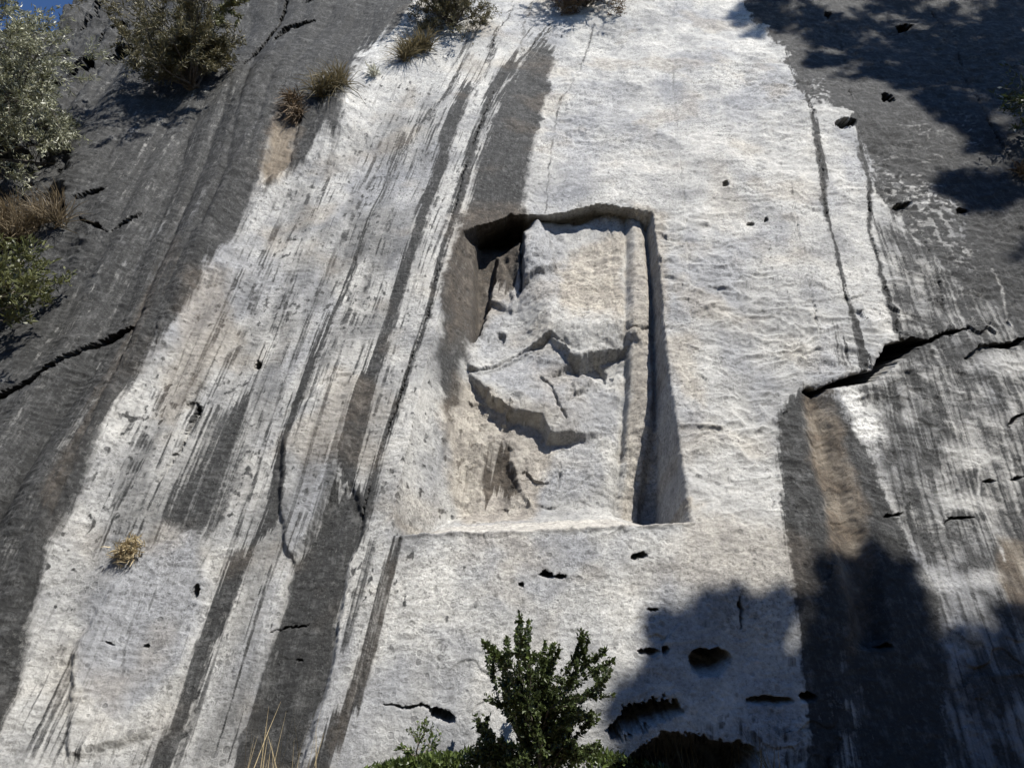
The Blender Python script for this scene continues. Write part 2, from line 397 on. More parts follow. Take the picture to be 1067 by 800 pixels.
poly(G, [(645, 792), (690, 770), (720, 770), (735, 777), (775, 780), (790, 790), (784, 805), (775, 880), (590, 880)], -.32, 3, 'jag', 'min')
# broken ledges top left
def blur(a, n):
    for ax in (0, 1):
        a = sum(np.roll(a, k, ax) for k in range(-n, n + 1)) / (2 * n + 1)
    return a
BRK = [(-40, 30), (20, 16), (60, 14), (72, -10), (170, -20), (150, 40), (110, 75), (80, 100), (40, 95), (-20, 130)]
_, _, _, facet3 = cells(U * 1.6 + .5 * fbm(U * 2, V * 2, 2, 61) + V * .7, V * 1.7 - U * .9 + .5 * fbm(U * 2, V * 2, 2, 60), 62, tilt=True)
_, _, _, facet4 = cells(U * 5 + V * 2 + .4 * n_a, V * 5 - U * 2 + .4 * n_b, 63, tilt=True)
facet3, facet4 = blur(facet3, 2), blur(facet4, 1)
poly(H, BRK, 1, 16, 'soft', 'add', mod=(0.13 * facet3 + 0.035 * facet4 + 0.012 * facet2).astype(np.float32))
poly(H, [(-60, 180), (40, 150), (75, 165), (70, 235), (40, 250), (0, 275), (-60, 290)], 1, 8, 'soft', 'add', mod=(0.10 * facet3 + 0.05 * facet4 - 0.10).astype(np.float32))
# slabs and steps on the left
line(H, [(293, 430), (306, 420), (330, 403), (352, 392), (380, 388)], 2, 0.02, 3, 'rock', 'add')
poly(H, [(295, 455), (330, 408), (375, 392), (372, 430), (362, 480), (340, 512), (325, 545), (305, 578), (297, 570), (290, 520)], 0.035, 4, 'rock', 'add')
poly(H, [(366, 500), (340, 515), (325, 545), (302, 580), (290, 640), (270, 720), (245, 800), (310, 800), (345, 690), (363, 580), (380, 540)], -0.03, 4, 'rock', 'add')
poly(H, [(115, 615), (150, 575), (185, 553), (210, 548), (215, 600), (190, 690), (150, 760), (70, 790), (75, 680)], 0.03, 5, 'rock', 'add')
poly(H, [(273, 203), (306, 184), (337, 158), (357, 150), (361, 118), (300, 60), (100, 60), (-100, 200), (-60, 700), (20, 700), (88, 520), (160, 378), (233, 277)], 0.03, 24, 'soft', 'add')
poly(H, [(296, 130), (318, 130), (304, 181), (276, 198)], -0.05, 3, 'rock', 'add')
# the crest: beyond it the rock turns back to level ground on top
crest = np.interp(PX, [-340, -60, 0, 12, 22, 33, 60, 63, 72, 90, 130, 400, 1400], [88, 44, 36, 34, 30, 37, 37, 32, 16, -38, -85, -120, -125]) + 3 * n_a + 2 * n_c
cp = on_plane(PX, crest)
vc = (cp - O) @ UPS
beyond = np.clip(V - vc, 0, 40)
H -= (beyond * 1.9 + 0.35 * np.minimum(beyond, .25)).astype(np.float32)
line(H, [(412, 560), (440, 558), (500, 557.5), (600, 555), (690, 553), (722, 551)], 1, 0.018, 4, 'rock', 'add')
H += G
NTOP = niche * np.where(inside > 0, smooth(34, 2, dt) * smooth(4, 20, dl) * smooth(6, 30, dr), 0)
P = P0 + N * H[..., None].astype(float) - UPS * (0.85 * (G + NTOP))[..., None].astype(float)

# ------------------------------------------------------------------ stains and tints of the rock, with shade painted along some grooves
D = Z(); T = Z(); B = Z(); Wh = Z()
streak = smooth(-0.15, 0.45, 0.7 * fib1 + 0.6 * fib2 + 0.4 * fib3)
streakf = smooth(-0.05, 0.35, 0.5 * fib1 + 0.7 * fib2 + 0.5 * fib3)
mott = smooth(-0.5, 0.4, fbm(U * 6, V * 5, 4, 70))
fleck = smooth(0.22, 0.03, c2 - c1) * smooth(-.05, .3, fbm(U * 13, V * 19, 3, 73)) * smooth(-0.05, 0.35, fbm(U * 3, V * 4, 3, 71))
grain = smooth(-0.1, 0.3, fbm(U * 16, V * 12, 3, 72))
# left dark face
poly(D, [(273, 203), (306, 184), (320, 172), (337, 158), (357, 150), (360, 119), (371, 85), (382, 68), (420, 30), (433, 5), (450, -170), (-400, -170), (-400, 900), (-60, 900), (0, 768), (12, 740), (24, 700), (40, 640), (56, 584), (76, 552), (92, 520), (101, 493), (115, 449), (142, 408), (159, 378), (175, 354), (199, 327), (216, 307), (216, 290), (233, 277), (247, 257)], 1.0, 4)
poly(Wh, [(374, 62), (384, 52), (396, 60), (400, 80), (388, 88), (372, 80)], .9, 2, mod=mott)
poly(D, [(374, 62), (384, 52), (396, 60), (386, 90), (374, 130), (362, 140)], .8, 3, op='cut', mod=mott)
poly(D, [(336, 92), (352, 96), (352, 118), (342, 122)], .6, 3, op='cut', mod=grain)
# lines and broad streaks on the pale slab
line(D, LINE1, [3, 3, 3, 4, 4, 4, 4, 5, 6, 7, 8, 8, 9, 10, 14, 14, 15, 16, 16, 13, 9, 13, 18, 22, 22, 20, 22, 22], .95, 1.8)
line(D, [(485, 95), (478, 120), (466, 148), (455, 189), (441, 223), (429, 268), (416, 301), (408, 335), (399, 363), (388, 391), (374, 427), (363, 467), (360, 489)], [14, 14, 15, 15, 15, 14, 13, 12, 12, 15, 23, 24, 20], .95, 2)
line(D, [(470, 120), (452, 165), (438, 200), (424, 240)], [5, 8, 8, 6], .55, 3, mod=streak)
line(D, FIS, [14, 14, 10, 11, 9, 8, 8, 9, 7, 5, 5, 6, 8, 10, 14, 18], .95, 1.8)  # upper part is streak stain; lower part paints the fissure's shadow
line(D, [(535, 3), (529, 20), (516, 41), (512, 56), (506, 72), (494, 92)], [3, 3.5, 4, 5, 3, 2], .85, 1.2)
line(D, [(554, 3), (549, 22), (542, 46)], 2.5, .8, 1.2)
line(D, [(574, 31), (560, 37), (546, 51), (532, 67)], [5, 6, 9, 12], .95, 1.5)
poly(D, [(566, 38), (578, 48), (575, 71), (567, 108), (553, 169), (544, 218), (546, 262), (535, 275), (500, 262), (480, 262), (492, 202), (498, 169), (509, 135), (529, 91), (542, 74), (552, 54)], .93, 2.5)
poly(D, [(462, 300), (475, 290), (478, 380), (470, 440), (455, 500), (452, 400)], .4, 12, mod=.3 + .7 * streakf)
line(D, [(619, 22), (615, 39), (609, 59), (601, 80), (583, 105), (573, 162), (569, 216)], [2.5, 2, 2, 2, 2.2, 2, 2], .6, 1.2, 'rock')
line(D, [(700, 69), (705, 140), (714, 213)], 1.4, .4, 1.2, 'rock')
for pts, w in (([(298, 270), (284, 298), (278, 332), (264, 363), (247, 390), (235, 412)], 9), ([(320, 270), (310, 295), (296, 325), (286, 355), (272, 395), (262, 420)], 7),
               ([(312, 240), (300, 275), (290, 310)], 6), ([(330, 250), (318, 285), (300, 330), (284, 380)], 4), ([(345, 250), (335, 290), (322, 330)], 3), ([(390, 250), (378, 290), (366, 330)], 3)):
    line(D, pts, w, .85, 3, mod=streak * (0.35 + .65 * grain))
poly(D, [(225, 424), (264, 413), (258, 444), (246, 492), (232, 540), (205, 560), (170, 545), (160, 525), (180, 495), (197, 467), (199, 433), (205, 424)], 1.0, 3, mod=.7 + .3 * streak)
for pts, w in (([(262, 500), (245, 540), (226, 585)], 8), ([(276, 490), (262, 530), (244, 560)], 6), ([(198, 620), (188, 650), (178, 690), (170, 730)], 11), ([(230, 600), (212, 655), (192, 710), (172, 770)], 16),
               ([(262, 590), (244, 650), (226, 710)], 12), ([(168, 560), (152, 600), (138, 640), (112, 720), (95, 780)], 2.5), ([(55, 690), (45, 740), (35, 790)], 4), ([(135, 650), (118, 720), (86, 795)], 2.2)):
    line(D, pts, w, .75, 4, mod=.25 + .75 * streak)
poly(D, [(250, 560), (292, 570), (296, 640), (270, 720), (245, 800), (130, 800), (190, 700)], .8, 10, mod=streakf * (.5 + .5 * grain))
poly(D, [(366, 500), (340, 515), (332, 524), (325, 545), (318, 565), (302, 582), (297, 620), (285, 650), (279, 680), (274, 694), (267, 716), (258, 737), (240, 766), (236, 830), (300, 830), (306, 800), (315, 770), (321, 757), (335, 730), (344, 692), (346, 660), (350, 637), (360, 604), (363, 578), (381, 556), (385, 520), (382, 508)], .97, 2.5)
poly(D, [(322, 680), (340, 668), (334, 720), (314, 760), (300, 790), (306, 740)], .35, 4, op='cut', mod=streakf)
line(D, [(388, 572), (380, 605), (368, 645), (356, 685)], [10, 12, 12, 8], .75, 4, mod=.2 + .8 * streak)
line(D, [(414, 562), (408, 587), (399, 620), (391, 654), (378, 700), (366, 734), (353, 759), (339, 786), (326, 812)], [10, 13, 14, 15, 15, 17, 18, 18, 22], .88, 2)
line(Wh, [(404, 600), (393, 640), (380, 690), (366, 730)], 1.2, .35, 1.2)
poly(D, [(60, 640), (30, 720), (10, 800), (100, 800), (90, 740)], .4, 10, mod=streakf)
# right: dark face above, mixed grey below
poly(D, [(779, -170), (779, 0), (783, 21), (803, 34), (819, 52), (822, 69), (831, 93), (843, 117), (862, 118), (886, 127), (893, 148), (903, 165), (918, 205), (944, 235), (965, 268), (1000, 296), (1070, 330), (1420, 400), (1420, -170)], 1.0, 3, 'soft')
poly(D, [(842, 85), (856, 84), (864, 118), (846, 117)], .75, 3, 'soft', 'cut', grain)
poly(Wh, [(905, 160), (960, 170), (1010, 215), (1000, 250), (960, 240), (920, 215)], .75, 14, 'soft', mod=fleck)
poly(Wh, [(930, 120), (1010, 120), (1030, 170), (960, 180)], .35, 14, 'soft', mod=fleck)
poly(D, [(903, 165), (1000, 210), (1030, 285), (990, 280), (955, 240), (925, 215)], .55, 12, 'soft', 'cut', grain)
poly(D, [(906, 230), (944, 235), (1010, 270), (1420, 380), (1420, 900), (985, 900), (975, 610), (944, 560), (920, 512), (912, 470), (905, 440), (880, 405), (905, 400), (935, 385), (940, 350)], .85, 10, 'soft', mod=.5 + .22 * streakf + .4 * mott)
poly(D, [(906, 230), (950, 236), (990, 290), (985, 345), (940, 352), (930, 300)], .55, 8, 'soft', mod=mott * .9)
line(D, R1, [3, 4, 4, 4, 5, 7, 10, 5, 5.5, 5, 5, 7, 13, 15], .95, 1.3)
line(D, R2, [7, 6, 5, 5, 6, 6, 5, 5, 6, 7, 8], .95, 1.3)
line(D, R3, [4, 4, 4, 5, 6], .9, 1.3)
line(D, [(991, 348), (1000, 376), (1005, 403), (1009, 420)], [8, 9, 8, 6], .9, 2.5)
for pts, w in (([(930, 215), (934, 250), (936, 280)], 10), ([(948, 270), (954, 300), (962, 325)], 4), ([(922, 305), (928, 335)], 5), ([(870, 345), (872, 385)], 5), ([(960, 375), (966, 420), (975, 480), (984, 560)], 16), ([(930, 395), (932, 420)], 10),
               ([(880, 370), (882, 390)], 8), ([(945, 470), (950, 520)], 5), ([(985, 380), (992, 430)], 6), ([(1040, 560), (1046, 640)], 14)):
    line(D, pts, w, .85, 4, mod=.3 + .7 * streak)
line(D, [(824, 200), (831, 247), (842, 280), (845, 315), (853, 348), (853, 392)], 2.2, .5, 1.5, mod=grain)
for x, y, rx, ry in ((1010, 470, 26, 14), (1000, 520, 26, 12), (975, 605, 30, 16), (1040, 380, 30, 14), (1030, 600, 24, 14), (1000, 665, 22, 20), (950, 430, 14, 10)):
    blob(D, x, y, rx, ry, .55, 0, .5, 'soft', 'cut')
    blob(Wh, x, y, rx * .8, ry * .8, .25, 0, .6, 'soft', 'max')
# stain under the big crack
poly(D, [(860, 406), (830, 404), (824, 416), (811, 431), (811, 458), (812, 485), (814, 506), (811, 530), (815, 575), (826, 640), (836, 720), (840, 860), (985, 860), (980, 620), (965, 590), (944, 560), (920, 515), (914, 485), (893, 452), (875, 419)], .97, 6, 'jag')
poly(T, [(838, 411), (860, 410), (869, 425), (878, 449), (890, 500), (899, 536), (911, 578), (906, 640), (880, 700), (862, 570), (857, 515), (845, 470), (836, 434)], .85, 8, 'soft')
poly(D, [(886, 640), (900, 680), (904, 740), (890, 800), (866, 800), (872, 700)], .4, 10, 'soft', 'cut', mott)
poly(Wh, [(912, 430), (926, 445), (922, 484), (914, 478)], .4, 4, mod=streak)
for pts in ([(1022, 479), (1022, 509), (1031, 532), (1040, 555), (1050, 580)], [(1043, 446), (1055, 479), (1061, 509), (1065, 530)], [(1035, 280), (1044, 296), (1050, 320), (1058, 345)]):
    line(Wh, pts, 2.4, .6, 1.4, 'rock', mod=.4 + .6 * grain)
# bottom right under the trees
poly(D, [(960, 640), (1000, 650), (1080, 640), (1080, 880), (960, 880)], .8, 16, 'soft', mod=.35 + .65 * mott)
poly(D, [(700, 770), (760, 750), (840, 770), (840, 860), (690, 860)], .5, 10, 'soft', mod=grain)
# lichen specks on the pale parts
spk = smooth(0.42, 0.62, fbm(U * 20, V * 14, 3, 80) * .8 + .35 * pn(U * 2, V * 2, 81))
D = np.maximum(D, spk * (.25 + .45 * left_w) * smooth(700, 560, PY * 0 + PY - 60))
pit = smooth(0.55, 0.7, pn(U * 9, V * 11, 82) + .3 * pn(U * 1.3, V * 1.3, 83))
D = np.maximum(D, .22 * pit)
# faint streaks over the pale slab
poly(D, [(300, 200), (480, 60), (520, 80), (470, 260), (400, 480), (280, 800), (60, 800), (120, 480), (220, 300)], .62, 20, 'soft', mod=streakf * (.3 + .7 * mott))
D *= 1 - .55 * smooth(0.86, 1.0, PX * 0 + (c1 * 0))
band = smooth(-.15, .5, pn(Q * 3.1, V * .12, 96) + .5 * pn(Q * 9, V * .3, 97)) * (.45 + .55 * mott)
D -= .15 * LDK * band
D -= .12 * LDK * smooth(.0, .35, pn(Q * 20, V * .6, 98)) * grain
thr = smooth(0.12, 0.5, .55 * fib2 + .45 * fib3 + .45 * fib4)
D *= 1 - .34 * thr * smooth(60, 200, PX) * smooth(800, 640, PX) * smooth(1.2, .6, D * 0 + LDK)
D += 4 * D * (1 - D) * (.38 * fib2 + .34 * fib3 + .22 * fib4) * (1 - .6 * smooth(880, 930, PX))
thin = smooth(0.30, 0.55, pn(Q * 24, V * .30, 93) + .35 * fib3) * smooth(-.3, .3, pn(U * 1.1, V * .5, 94))
D = np.maximum(D, .62 * thin * left_w * (1 - LDK) * smooth(470, 400, PX))
poly(D, [(300, 200), (440, 90), (470, 150), (430, 300), (400, 480), (280, 800), (60, 800), (120, 480), (220, 300)], .44, 26, 'soft', mod=.25 + .75 * smooth(-.4, .4, fbm(Q * 5, V * 1.1, 3, 95)))
D = np.maximum(D, .8 * thin * smooth(925, 950, PX) * smooth(395, 430, PY))
D = np.clip(D, 0, 1)
blob(Wh, 903, 446, 14, 12.5, 1.0, 10, .12, 'rag', 'max'); blob(D, 903, 446, 16, 14, 1, 10, .2, 'rock', 'cut')
poly(Wh, [(872, 405), (894, 404), (904, 428), (896, 434), (884, 430)], .75, 2.5, 'rock'); poly(D, [(872, 405), (896, 404), (925, 440), (925, 485), (912, 480), (892, 440)], .75, 5, 'soft', 'cut', grain)
poly(D, [(838, 411), (860, 410), (869, 425), (878, 449), (890, 500), (899, 536), (911, 578), (906, 610), (880, 640), (862, 570), (857, 515), (845, 470), (836, 434)], .5, 9, 'jag', 'cut', .35 + .65 * mott)
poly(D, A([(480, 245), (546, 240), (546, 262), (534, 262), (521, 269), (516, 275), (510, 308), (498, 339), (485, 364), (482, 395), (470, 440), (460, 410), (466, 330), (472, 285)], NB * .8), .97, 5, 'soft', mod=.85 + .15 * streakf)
poly(D, [(568, 42), (578, 50), (575, 71), (567, 108), (553, 169), (544, 218), (525, 225), (486, 240), (494, 205), (503, 165), (513, 135), (531, 91), (544, 74), (556, 54)], .95, 3, 'soft', mod=.86 + .14 * streakf)
poly(D, [(364, 504), (340, 517), (327, 545), (320, 565), (305, 582), (299, 620), (287, 650), (276, 694), (260, 737), (243, 766), (240, 830), (296, 830), (314, 760), (330, 730), (341, 692), (346, 640), (357, 604), (360, 578), (378, 556), (383, 520)], .93, 4, 'soft', mod=.82 + .18 * streakf)
poly(D, [(110, 600), (150, 572), (205, 552), (215, 600), (190, 690), (165, 770), (110, 795), (85, 790), (75, 700), (88, 640)], .62, 9, 'soft', 'cut')
line(D, [(160, 600), (135, 650), (118, 720), (86, 795)], 2.2, .75, 1.6, mod=.5 + .5 * grain)
# blue grey
for pts, v in (([(340, 218), (395, 190), (398, 200), (345, 238), (318, 250)], .7), ([(322, 182), (352, 172), (360, 178), (330, 192)], .6), ([(420, 175), (455, 148), (462, 160), (440, 230), (415, 290), (400, 290), (410, 220)], .6), ([(700, 62), (745, 50), (768, 60), (720, 78)], .8),
               ([(530, 560), (612, 558), (625, 592), (575, 625), (530, 605)], .75), ([(704, 415), (736, 425), (724, 470), (708, 455)], .75), ([(110, 600), (150, 570), (205, 550), (215, 600), (190, 690), (150, 725), (110, 745), (75, 705), (85, 640)], .9),
               ([(440, 655), (480, 650), (510, 680), (470, 690)], .55), ([(295, 520), (330, 480), (345, 500), (320, 560), (296, 600)], .7), ([(300, 590), (285, 640), (262, 700), (240, 690), (262, 620)], .6), ([(330, 690), (360, 650), (372, 680), (330, 760)], .7), ([(586, 90), (640, 80), (690, 150), (620, 130)], .5), ([(840, 40), (1080, 40), (1080, 120), (900, 130)], .0),
               (A([(500, 395), (545, 362), (600, 380), (645, 400), (645, 450), (600, 440), (560, 430)], NB), .85), ([(718, 560), (722, 480), (690, 240), (680, 240), (660, 560)], .5), ([(690, 590), (760, 600), (800, 720), (640, 720)], .35)):  # the tall wedge paints in the shaded tone of the niche's right jamb
    poly(B, pts, v, 9, 'soft')
B = np.maximum(B, .75 * smooth(0.05, 0.6, fbm(Q * 1.5, V * .7, 4, 90)))
# warm
for pts, v in ((A([(575, 285), (650, 250), (650, 340), (590, 335)], NB), .6), (A([(655, 240), (690, 250), (690, 400), (670, 540), (652, 530)], NB), .5), (A([(420, 545), (720, 540), (720, 556), (410, 557)], -.15), .5), (A([(480, 395), (540, 432), (575, 460), (550, 545), (480, 545), (460, 440)], NB), .55),
               ([(690, 350), (720, 340), (735, 420), (712, 410)], .45), ([(200, 300), (235, 285), (250, 350), (180, 450), (160, 440)], .4), ([(735, 170), (760, 175), (780, 240), (740, 230)], .25), ([(1040, 560), (1075, 560), (1075, 660), (1050, 640)], .8), ([(298, 130), (314, 130), (318, 133), (304, 183), (276, 199), (272, 198), (281, 164)], 1.0)):
    poly(T, pts, v, 8, 'soft')
poly(D, [(298, 130), (314, 130), (318, 133), (304, 183), (276, 199), (272, 198), (281, 164)], .4, 3, 'rock', 'cut')
line(T, [(186, 270), (162, 310), (145, 351), (111, 422), (81, 489), (60, 540)], 9, .4, 5)
line(T, [(408, 590), (385, 680), (345, 780)], 12, .3, 5)
poly(T, A([(485, 240), (545, 240), (540, 300), (500, 340), (470, 380), (470, 280)], NB), .5, 10, 'soft')
T = np.maximum(T, .35 * (1 - LDK) * smooth(880, 820, PX) * smooth(0.1, 0.7, fbm(U * 1.4 + 7, V * 1.4, 4, 91)))
# the small stain inside the niche
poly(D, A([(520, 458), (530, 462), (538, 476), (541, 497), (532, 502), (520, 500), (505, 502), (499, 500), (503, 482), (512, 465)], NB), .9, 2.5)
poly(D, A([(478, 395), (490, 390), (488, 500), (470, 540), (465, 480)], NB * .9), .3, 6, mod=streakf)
line(D, A([(652, 236), (650, 350), (653, 400), (648, 470), (643, 535)], NB), 3, .35, 3)  # groove shadow painted as a dark line beside the column
poly(D, A([(410, 545), (450, 540), (452, 552), (412, 554)], -.1), .5, 4, mod=streakf)
poly(T, [(436, 556), (470, 526), (600, 518), (720, 520), (722, 552), (600, 555), (500, 557)], .6, 3, 'rock')
poly(Wh, [(412, 556), (470, 526), (600, 518), (690, 520), (722, 538), (722, 550), (600, 554.5), (500, 556.5)], .45, 3, 'rock')
poly(D, [(412, 556), (470, 526), (600, 518), (720, 520), (722, 550), (600, 554.5), (500, 556.5)], .8, 3, 'rock', 'cut')
# the colour masks packed together for the mesh
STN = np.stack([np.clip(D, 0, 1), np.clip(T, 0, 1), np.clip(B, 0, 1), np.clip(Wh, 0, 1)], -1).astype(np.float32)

def W(px, py, h=0.0):
    '''point a little off the real surface of the cliff'''
    px, py = float(np.squeeze(px)), float(np.squeeze(py))
    hh = 0.0
    for _ in range(3):
        q = to_px(on_plane(px, py, hh) - N * hh)
        j = int(np.clip(np.searchsorted(pys, q[1]), 0, SH[0] - 1)); i = int(np.clip(np.searchsorted(pxs, q[0]), 0, SH[1] - 1))
        hh = float(np.clip(H[j, i], -.6, .6))
    return on_plane(px, py, hh + h)

# ------------------------------------------------------------------ materials
def new_mat(name):
    m = bpy.data.materials.new(name); m.use_nodes = True
    nt = m.node_tree
    b = nt.nodes['Principled BSDF']
    return m, nt, b
def nd(nt, t, **kw):
    n = nt.nodes.new(t)
    for k, v in kw.items():
        if k in ('inputs',):
            for i, x in v.items(): n.inputs[i].default_value = x
        else: setattr(n, k, v)
    return n
def ramp(nt, fac, stops):
    r = nt.nodes.new('ShaderNodeValToRGB')
    while len(r.color_ramp.elements) < len(stops): r.color_ramp.elements.new(0.5)
    for e, (p, c) in zip(r.color_ramp.elements, stops):
        e.position = p; e.color = (c[0], c[1], c[2], 1) if not np.isscalar(c) else (c, c, c, 1)
    nt.links.new(fac, r.inputs[0])
    return r.outputs[0]
def mixc(nt, fac, a, b, blend='MIX'):
    m = nt.nodes.new('ShaderNodeMix'); m.data_type = 'RGBA'; m.blend_type = blend
    for sock, v in ((m.inputs[0], fac), (m.inputs[6], a), (m.inputs[7], b)):
        if hasattr(v, 'is_linked') or isinstance(v, bpy.types.NodeSocket): nt.links.new(v, sock)
        elif np.isscalar(v): sock.default_value = v
        else: sock.default_value = (v[0], v[1], v[2], 1)
    return m.outputs[2]
def mth(nt, op, a, b):
    m = nt.nodes.new('ShaderNodeMath'); m.operation = op
    for i, v in enumerate((a, b)):
        if isinstance(v, bpy.types.NodeSocket): nt.links.new(v, m.inputs[i])
        else: m.inputs[i].default_value = v
    return m.outputs[0]

def rock_material():
    m, nt, b = new_mat('limestone')
    tc = nd(nt, 'ShaderNodeTexCoord')
    at = nd(nt, 'ShaderNodeAttribute', attribute_name='stain')
    sep = nd(nt, 'ShaderNodeSeparateColor')
    nt.links.new(at.outputs['Color'], sep.inputs[0])
    d, t, bl, wh = sep.outputs[0], sep.outputs[1], sep.outputs[2], at.outputs['Alpha']
    def noise(scale, det=6, rough=.6, vec=None):
        n = nd(nt, 'ShaderNodeTexNoise'); n.inputs['Scale'].default_value = scale
        n.inputs['Detail'].default_value = det; n.inputs['Roughness'].default_value = rough
        nt.links.new(vec if vec else tc.outputs['Object'], n.inputs['Vector'])
        return n.outputs['Fac']
    mp = nd(nt, 'ShaderNodeMapping'); mp.inputs['Scale'].default_value = (1, .12, .12); mp.inputs['Rotation'].default_value = (0, R(-11), 0)
    nt.links.new(tc.outputs['Object'], mp.inputs['Vector'])
    big = noise(2.2, 9, .62); fine = noise(52, 10, .8); fib = noise(50, 6, .7, mp.outputs[0]); mid = noise(11, 12, .78)
    light = ramp(nt, big, [(.32, (.235, .236, .236)), (.48, (.385, .381, .366)), (.64, (.51, .498, .467))])
    light = mixc(nt, mth(nt, 'MULTIPLY', bl, .85), light, mixc(nt, mid, (.20, .207, .222), (.32, .327, .343)))
    light = mixc(nt, mth(nt, 'MULTIPLY', t, .9), light, ramp(nt, mid, [(.40, (.23, .18, .125)), (.60, (.42, .365, .275))]))
    dark = ramp(nt, mth(nt, 'ADD', mth(nt, 'MULTIPLY', fib, .35), mth(nt, 'MULTIPLY', mid, .65)), [(.38, (.020, .0202, .020)), (.5, (.036, .0362, .0355)), (.62, (.092, .092, .090))])
    dark = mixc(nt, mth(nt, 'MULTIPLY', t, .85), dark, ramp(nt, mid, [(.4, (.065, .050, .036)), (.6, (.165, .128, .092))]))
    # broken edge of the stain: the grain of the stone decides where it takes
    gr = mth(nt, 'ADD', mth(nt, 'MULTIPLY', mth(nt, 'SUBTRACT', mid, .5), 1.9), mth(nt, 'ADD', mth(nt, 'MULTIPLY', mth(nt, 'SUBTRACT', fine, .5), 1.5), mth(nt, 'MULTIPLY', mth(nt, 'SUBTRACT', fib, .5), .6)))
    dd = mth(nt, 'ADD', d, gr)
    lim = ramp(nt, d, [(.02, 0.0), (.22, 1.0)])
    df = mth(nt, 'MULTIPLY', ramp(nt, dd, [(.18, 0.0), (.80, 1.0)]), lim)
    c = mixc(nt, df, light, dark)
    c = mixc(nt, mth(nt, 'MULTIPLY', wh, ramp(nt, fine, [(.40, .4), (.52, 1.0)])), c, (.64, .63, .60))
    # grain: pitted dark spots, and light crystalline ones
    c = mixc(nt, 1.0, c, ramp(nt, mid, [(.36, .72), (.5, 1.0), (.64, 1.2)]), 'MULTIPLY')
    c = mixc(nt, ramp(nt, noise(1.7, 3, .5), [(.38, .35), (.60, 1.0)]), c, ramp(nt, fine, [(.39, .40), (.465, .92), (.54, 1.05), (.62, 1.42)]), 'MULTIPLY')
    grit = noise(120, 3, .6)
    vo = nd(nt, 'ShaderNodeTexVoronoi'); vo.inputs['Scale'].default_value = 21
    nt.links.new(tc.outputs['Object'], vo.inputs['Vector'])
    pr = nd(nt, 'ShaderNodeSeparateColor'); nt.links.new(vo.outputs['Color'], pr.inputs[0])
    pit = ramp(nt, mth(nt, 'SUBTRACT', vo.outputs['Distance'], mth(nt, 'MULTIPLY', mth(nt, 'SUBTRACT', pr.outputs[0], .62), .85)), [(.0, 1.0), (.10, 0.0)])
    pit = mth(nt, 'MULTIPLY', pit, ramp(nt, fine, [(.42, 0.0), (.5, 1.0)]))
    c = mixc(nt, mth(nt, 'MULTIPLY', pit, .5), c, mixc(nt, 1.0, c, (.45, .45, .45), 'MULTIPLY'))
    nt.links.new(c, b.inputs['Base Color'])
    b.inputs['Roughness'].default_value = .82
    b.inputs['Specular IOR Level'].default_value = .3
    bp = nd(nt, 'ShaderNodeBump'); bp.inputs['Strength'].default_value = 1.0; bp.inputs['Distance'].default_value = .02
    hsum = mth(nt, 'ADD', mth(nt, 'MULTIPLY', fine, .8), mth(nt, 'ADD', mth(nt, 'MULTIPLY', grit, .12), mth(nt, 'SUBTRACT', mth(nt, 'MULTIPLY', mid, .8), mth(nt, 'MULTIPLY', pit, .25))))
    nt.links.new(hsum, bp.inputs['Height'])
    nt.links.new(bp.outputs[0], b.inputs['Normal'])
    return m
M_ROCK = rock_material()

def leaf_material(name, c0, c1, trans=.25, rough=.5, back=None):
    m, nt, b = new_mat(name)
    g = nd(nt, 'ShaderNodeNewGeometry')
    c = ramp(nt, g.outputs['Random Per Island'], [(0, c0), (.75, c1), (1, tuple(min(1, x * 1.35) for x in c1))])
    if back: c = mixc(nt, g.outputs['Backfacing'], c, back)
    nt.links.new(c, b.inputs['Base Color'])
    b.inputs['Roughness'].default_value = rough
    tr = nd(nt, 'ShaderNodeBsdfTranslucent'); nt.links.new(c, tr.inputs[0])
    mx = nd(nt, 'ShaderNodeMixShader'); mx.inputs[0].default_value = trans
    nt.links.new(b.outputs[0], mx.inputs[1]); nt.links.new(tr.outputs[0], mx.inputs[2])
    nt.links.new(mx.outputs[0], nt.nodes['Material Output'].inputs[0])
    return m
def bark_material(name, c0, c1):
    m, nt, b = new_mat(name)
    n = nd(nt, 'ShaderNodeTexNoise'); n.inputs['Scale'].default_value = 40
    tc = nd(nt, 'ShaderNodeTexCoord'); nt.links.new(tc.outputs['Object'], n.inputs['Vector'])
    nt.links.new(ramp(nt, n.outputs['Fac'], [(.3, c0), (.7, c1)]), b.inputs['Base Color'])
    b.inputs['Roughness'].default_value = .9
    return m
M_OLIVE = leaf_material('silver_leaf', (.085, .092, .045), (.25, .255, .15), .2, .5, (.31, .315, .23))
M_GREEN = leaf_material('green_leaf', (.035, .055, .015), (.085, .115, .03), .3, .4)
M_HEATH = leaf_material('heath_leaf', (.055, .055, .024), (.15, .13, .065), .2, .6)
M_LIME = leaf_material('yellow_green_leaf', (.055, .065, .022), (.125, .13, .05), .3, .5)
M_DARKLEAF = leaf_material('dark_leaf', (.018, .028, .009), (.045, .062, .02), .2, .4)
M_BUSH = leaf_material('bush_leaf', (.018, .028, .009), (.058, .076, .024), .25, .4)
M_SHADE = leaf_material('evergreen_leaf', (.025, .04, .012), (.06, .085, .025), 0.0, .45)
M_DRY = leaf_material('dry_grass', (.20, .155, .085), (.42, .34, .20), .2, .7)
M_DRYG = leaf_material('half_dry_grass', (.07, .06, .028), (.19, .155, .085), .25, .7)
M_DRYB = leaf_material('brown_grass', (.08, .06, .035), (.24, .19, .12), .2, .7)
M_BROWN = leaf_material('dead_brown_leaf', (.07, .05, .03), (.20, .145, .09), .1, .8)
M_PALE = leaf_material('pale_leaf', (.30, .30, .24), (.55, .54, .46), .2, .6)
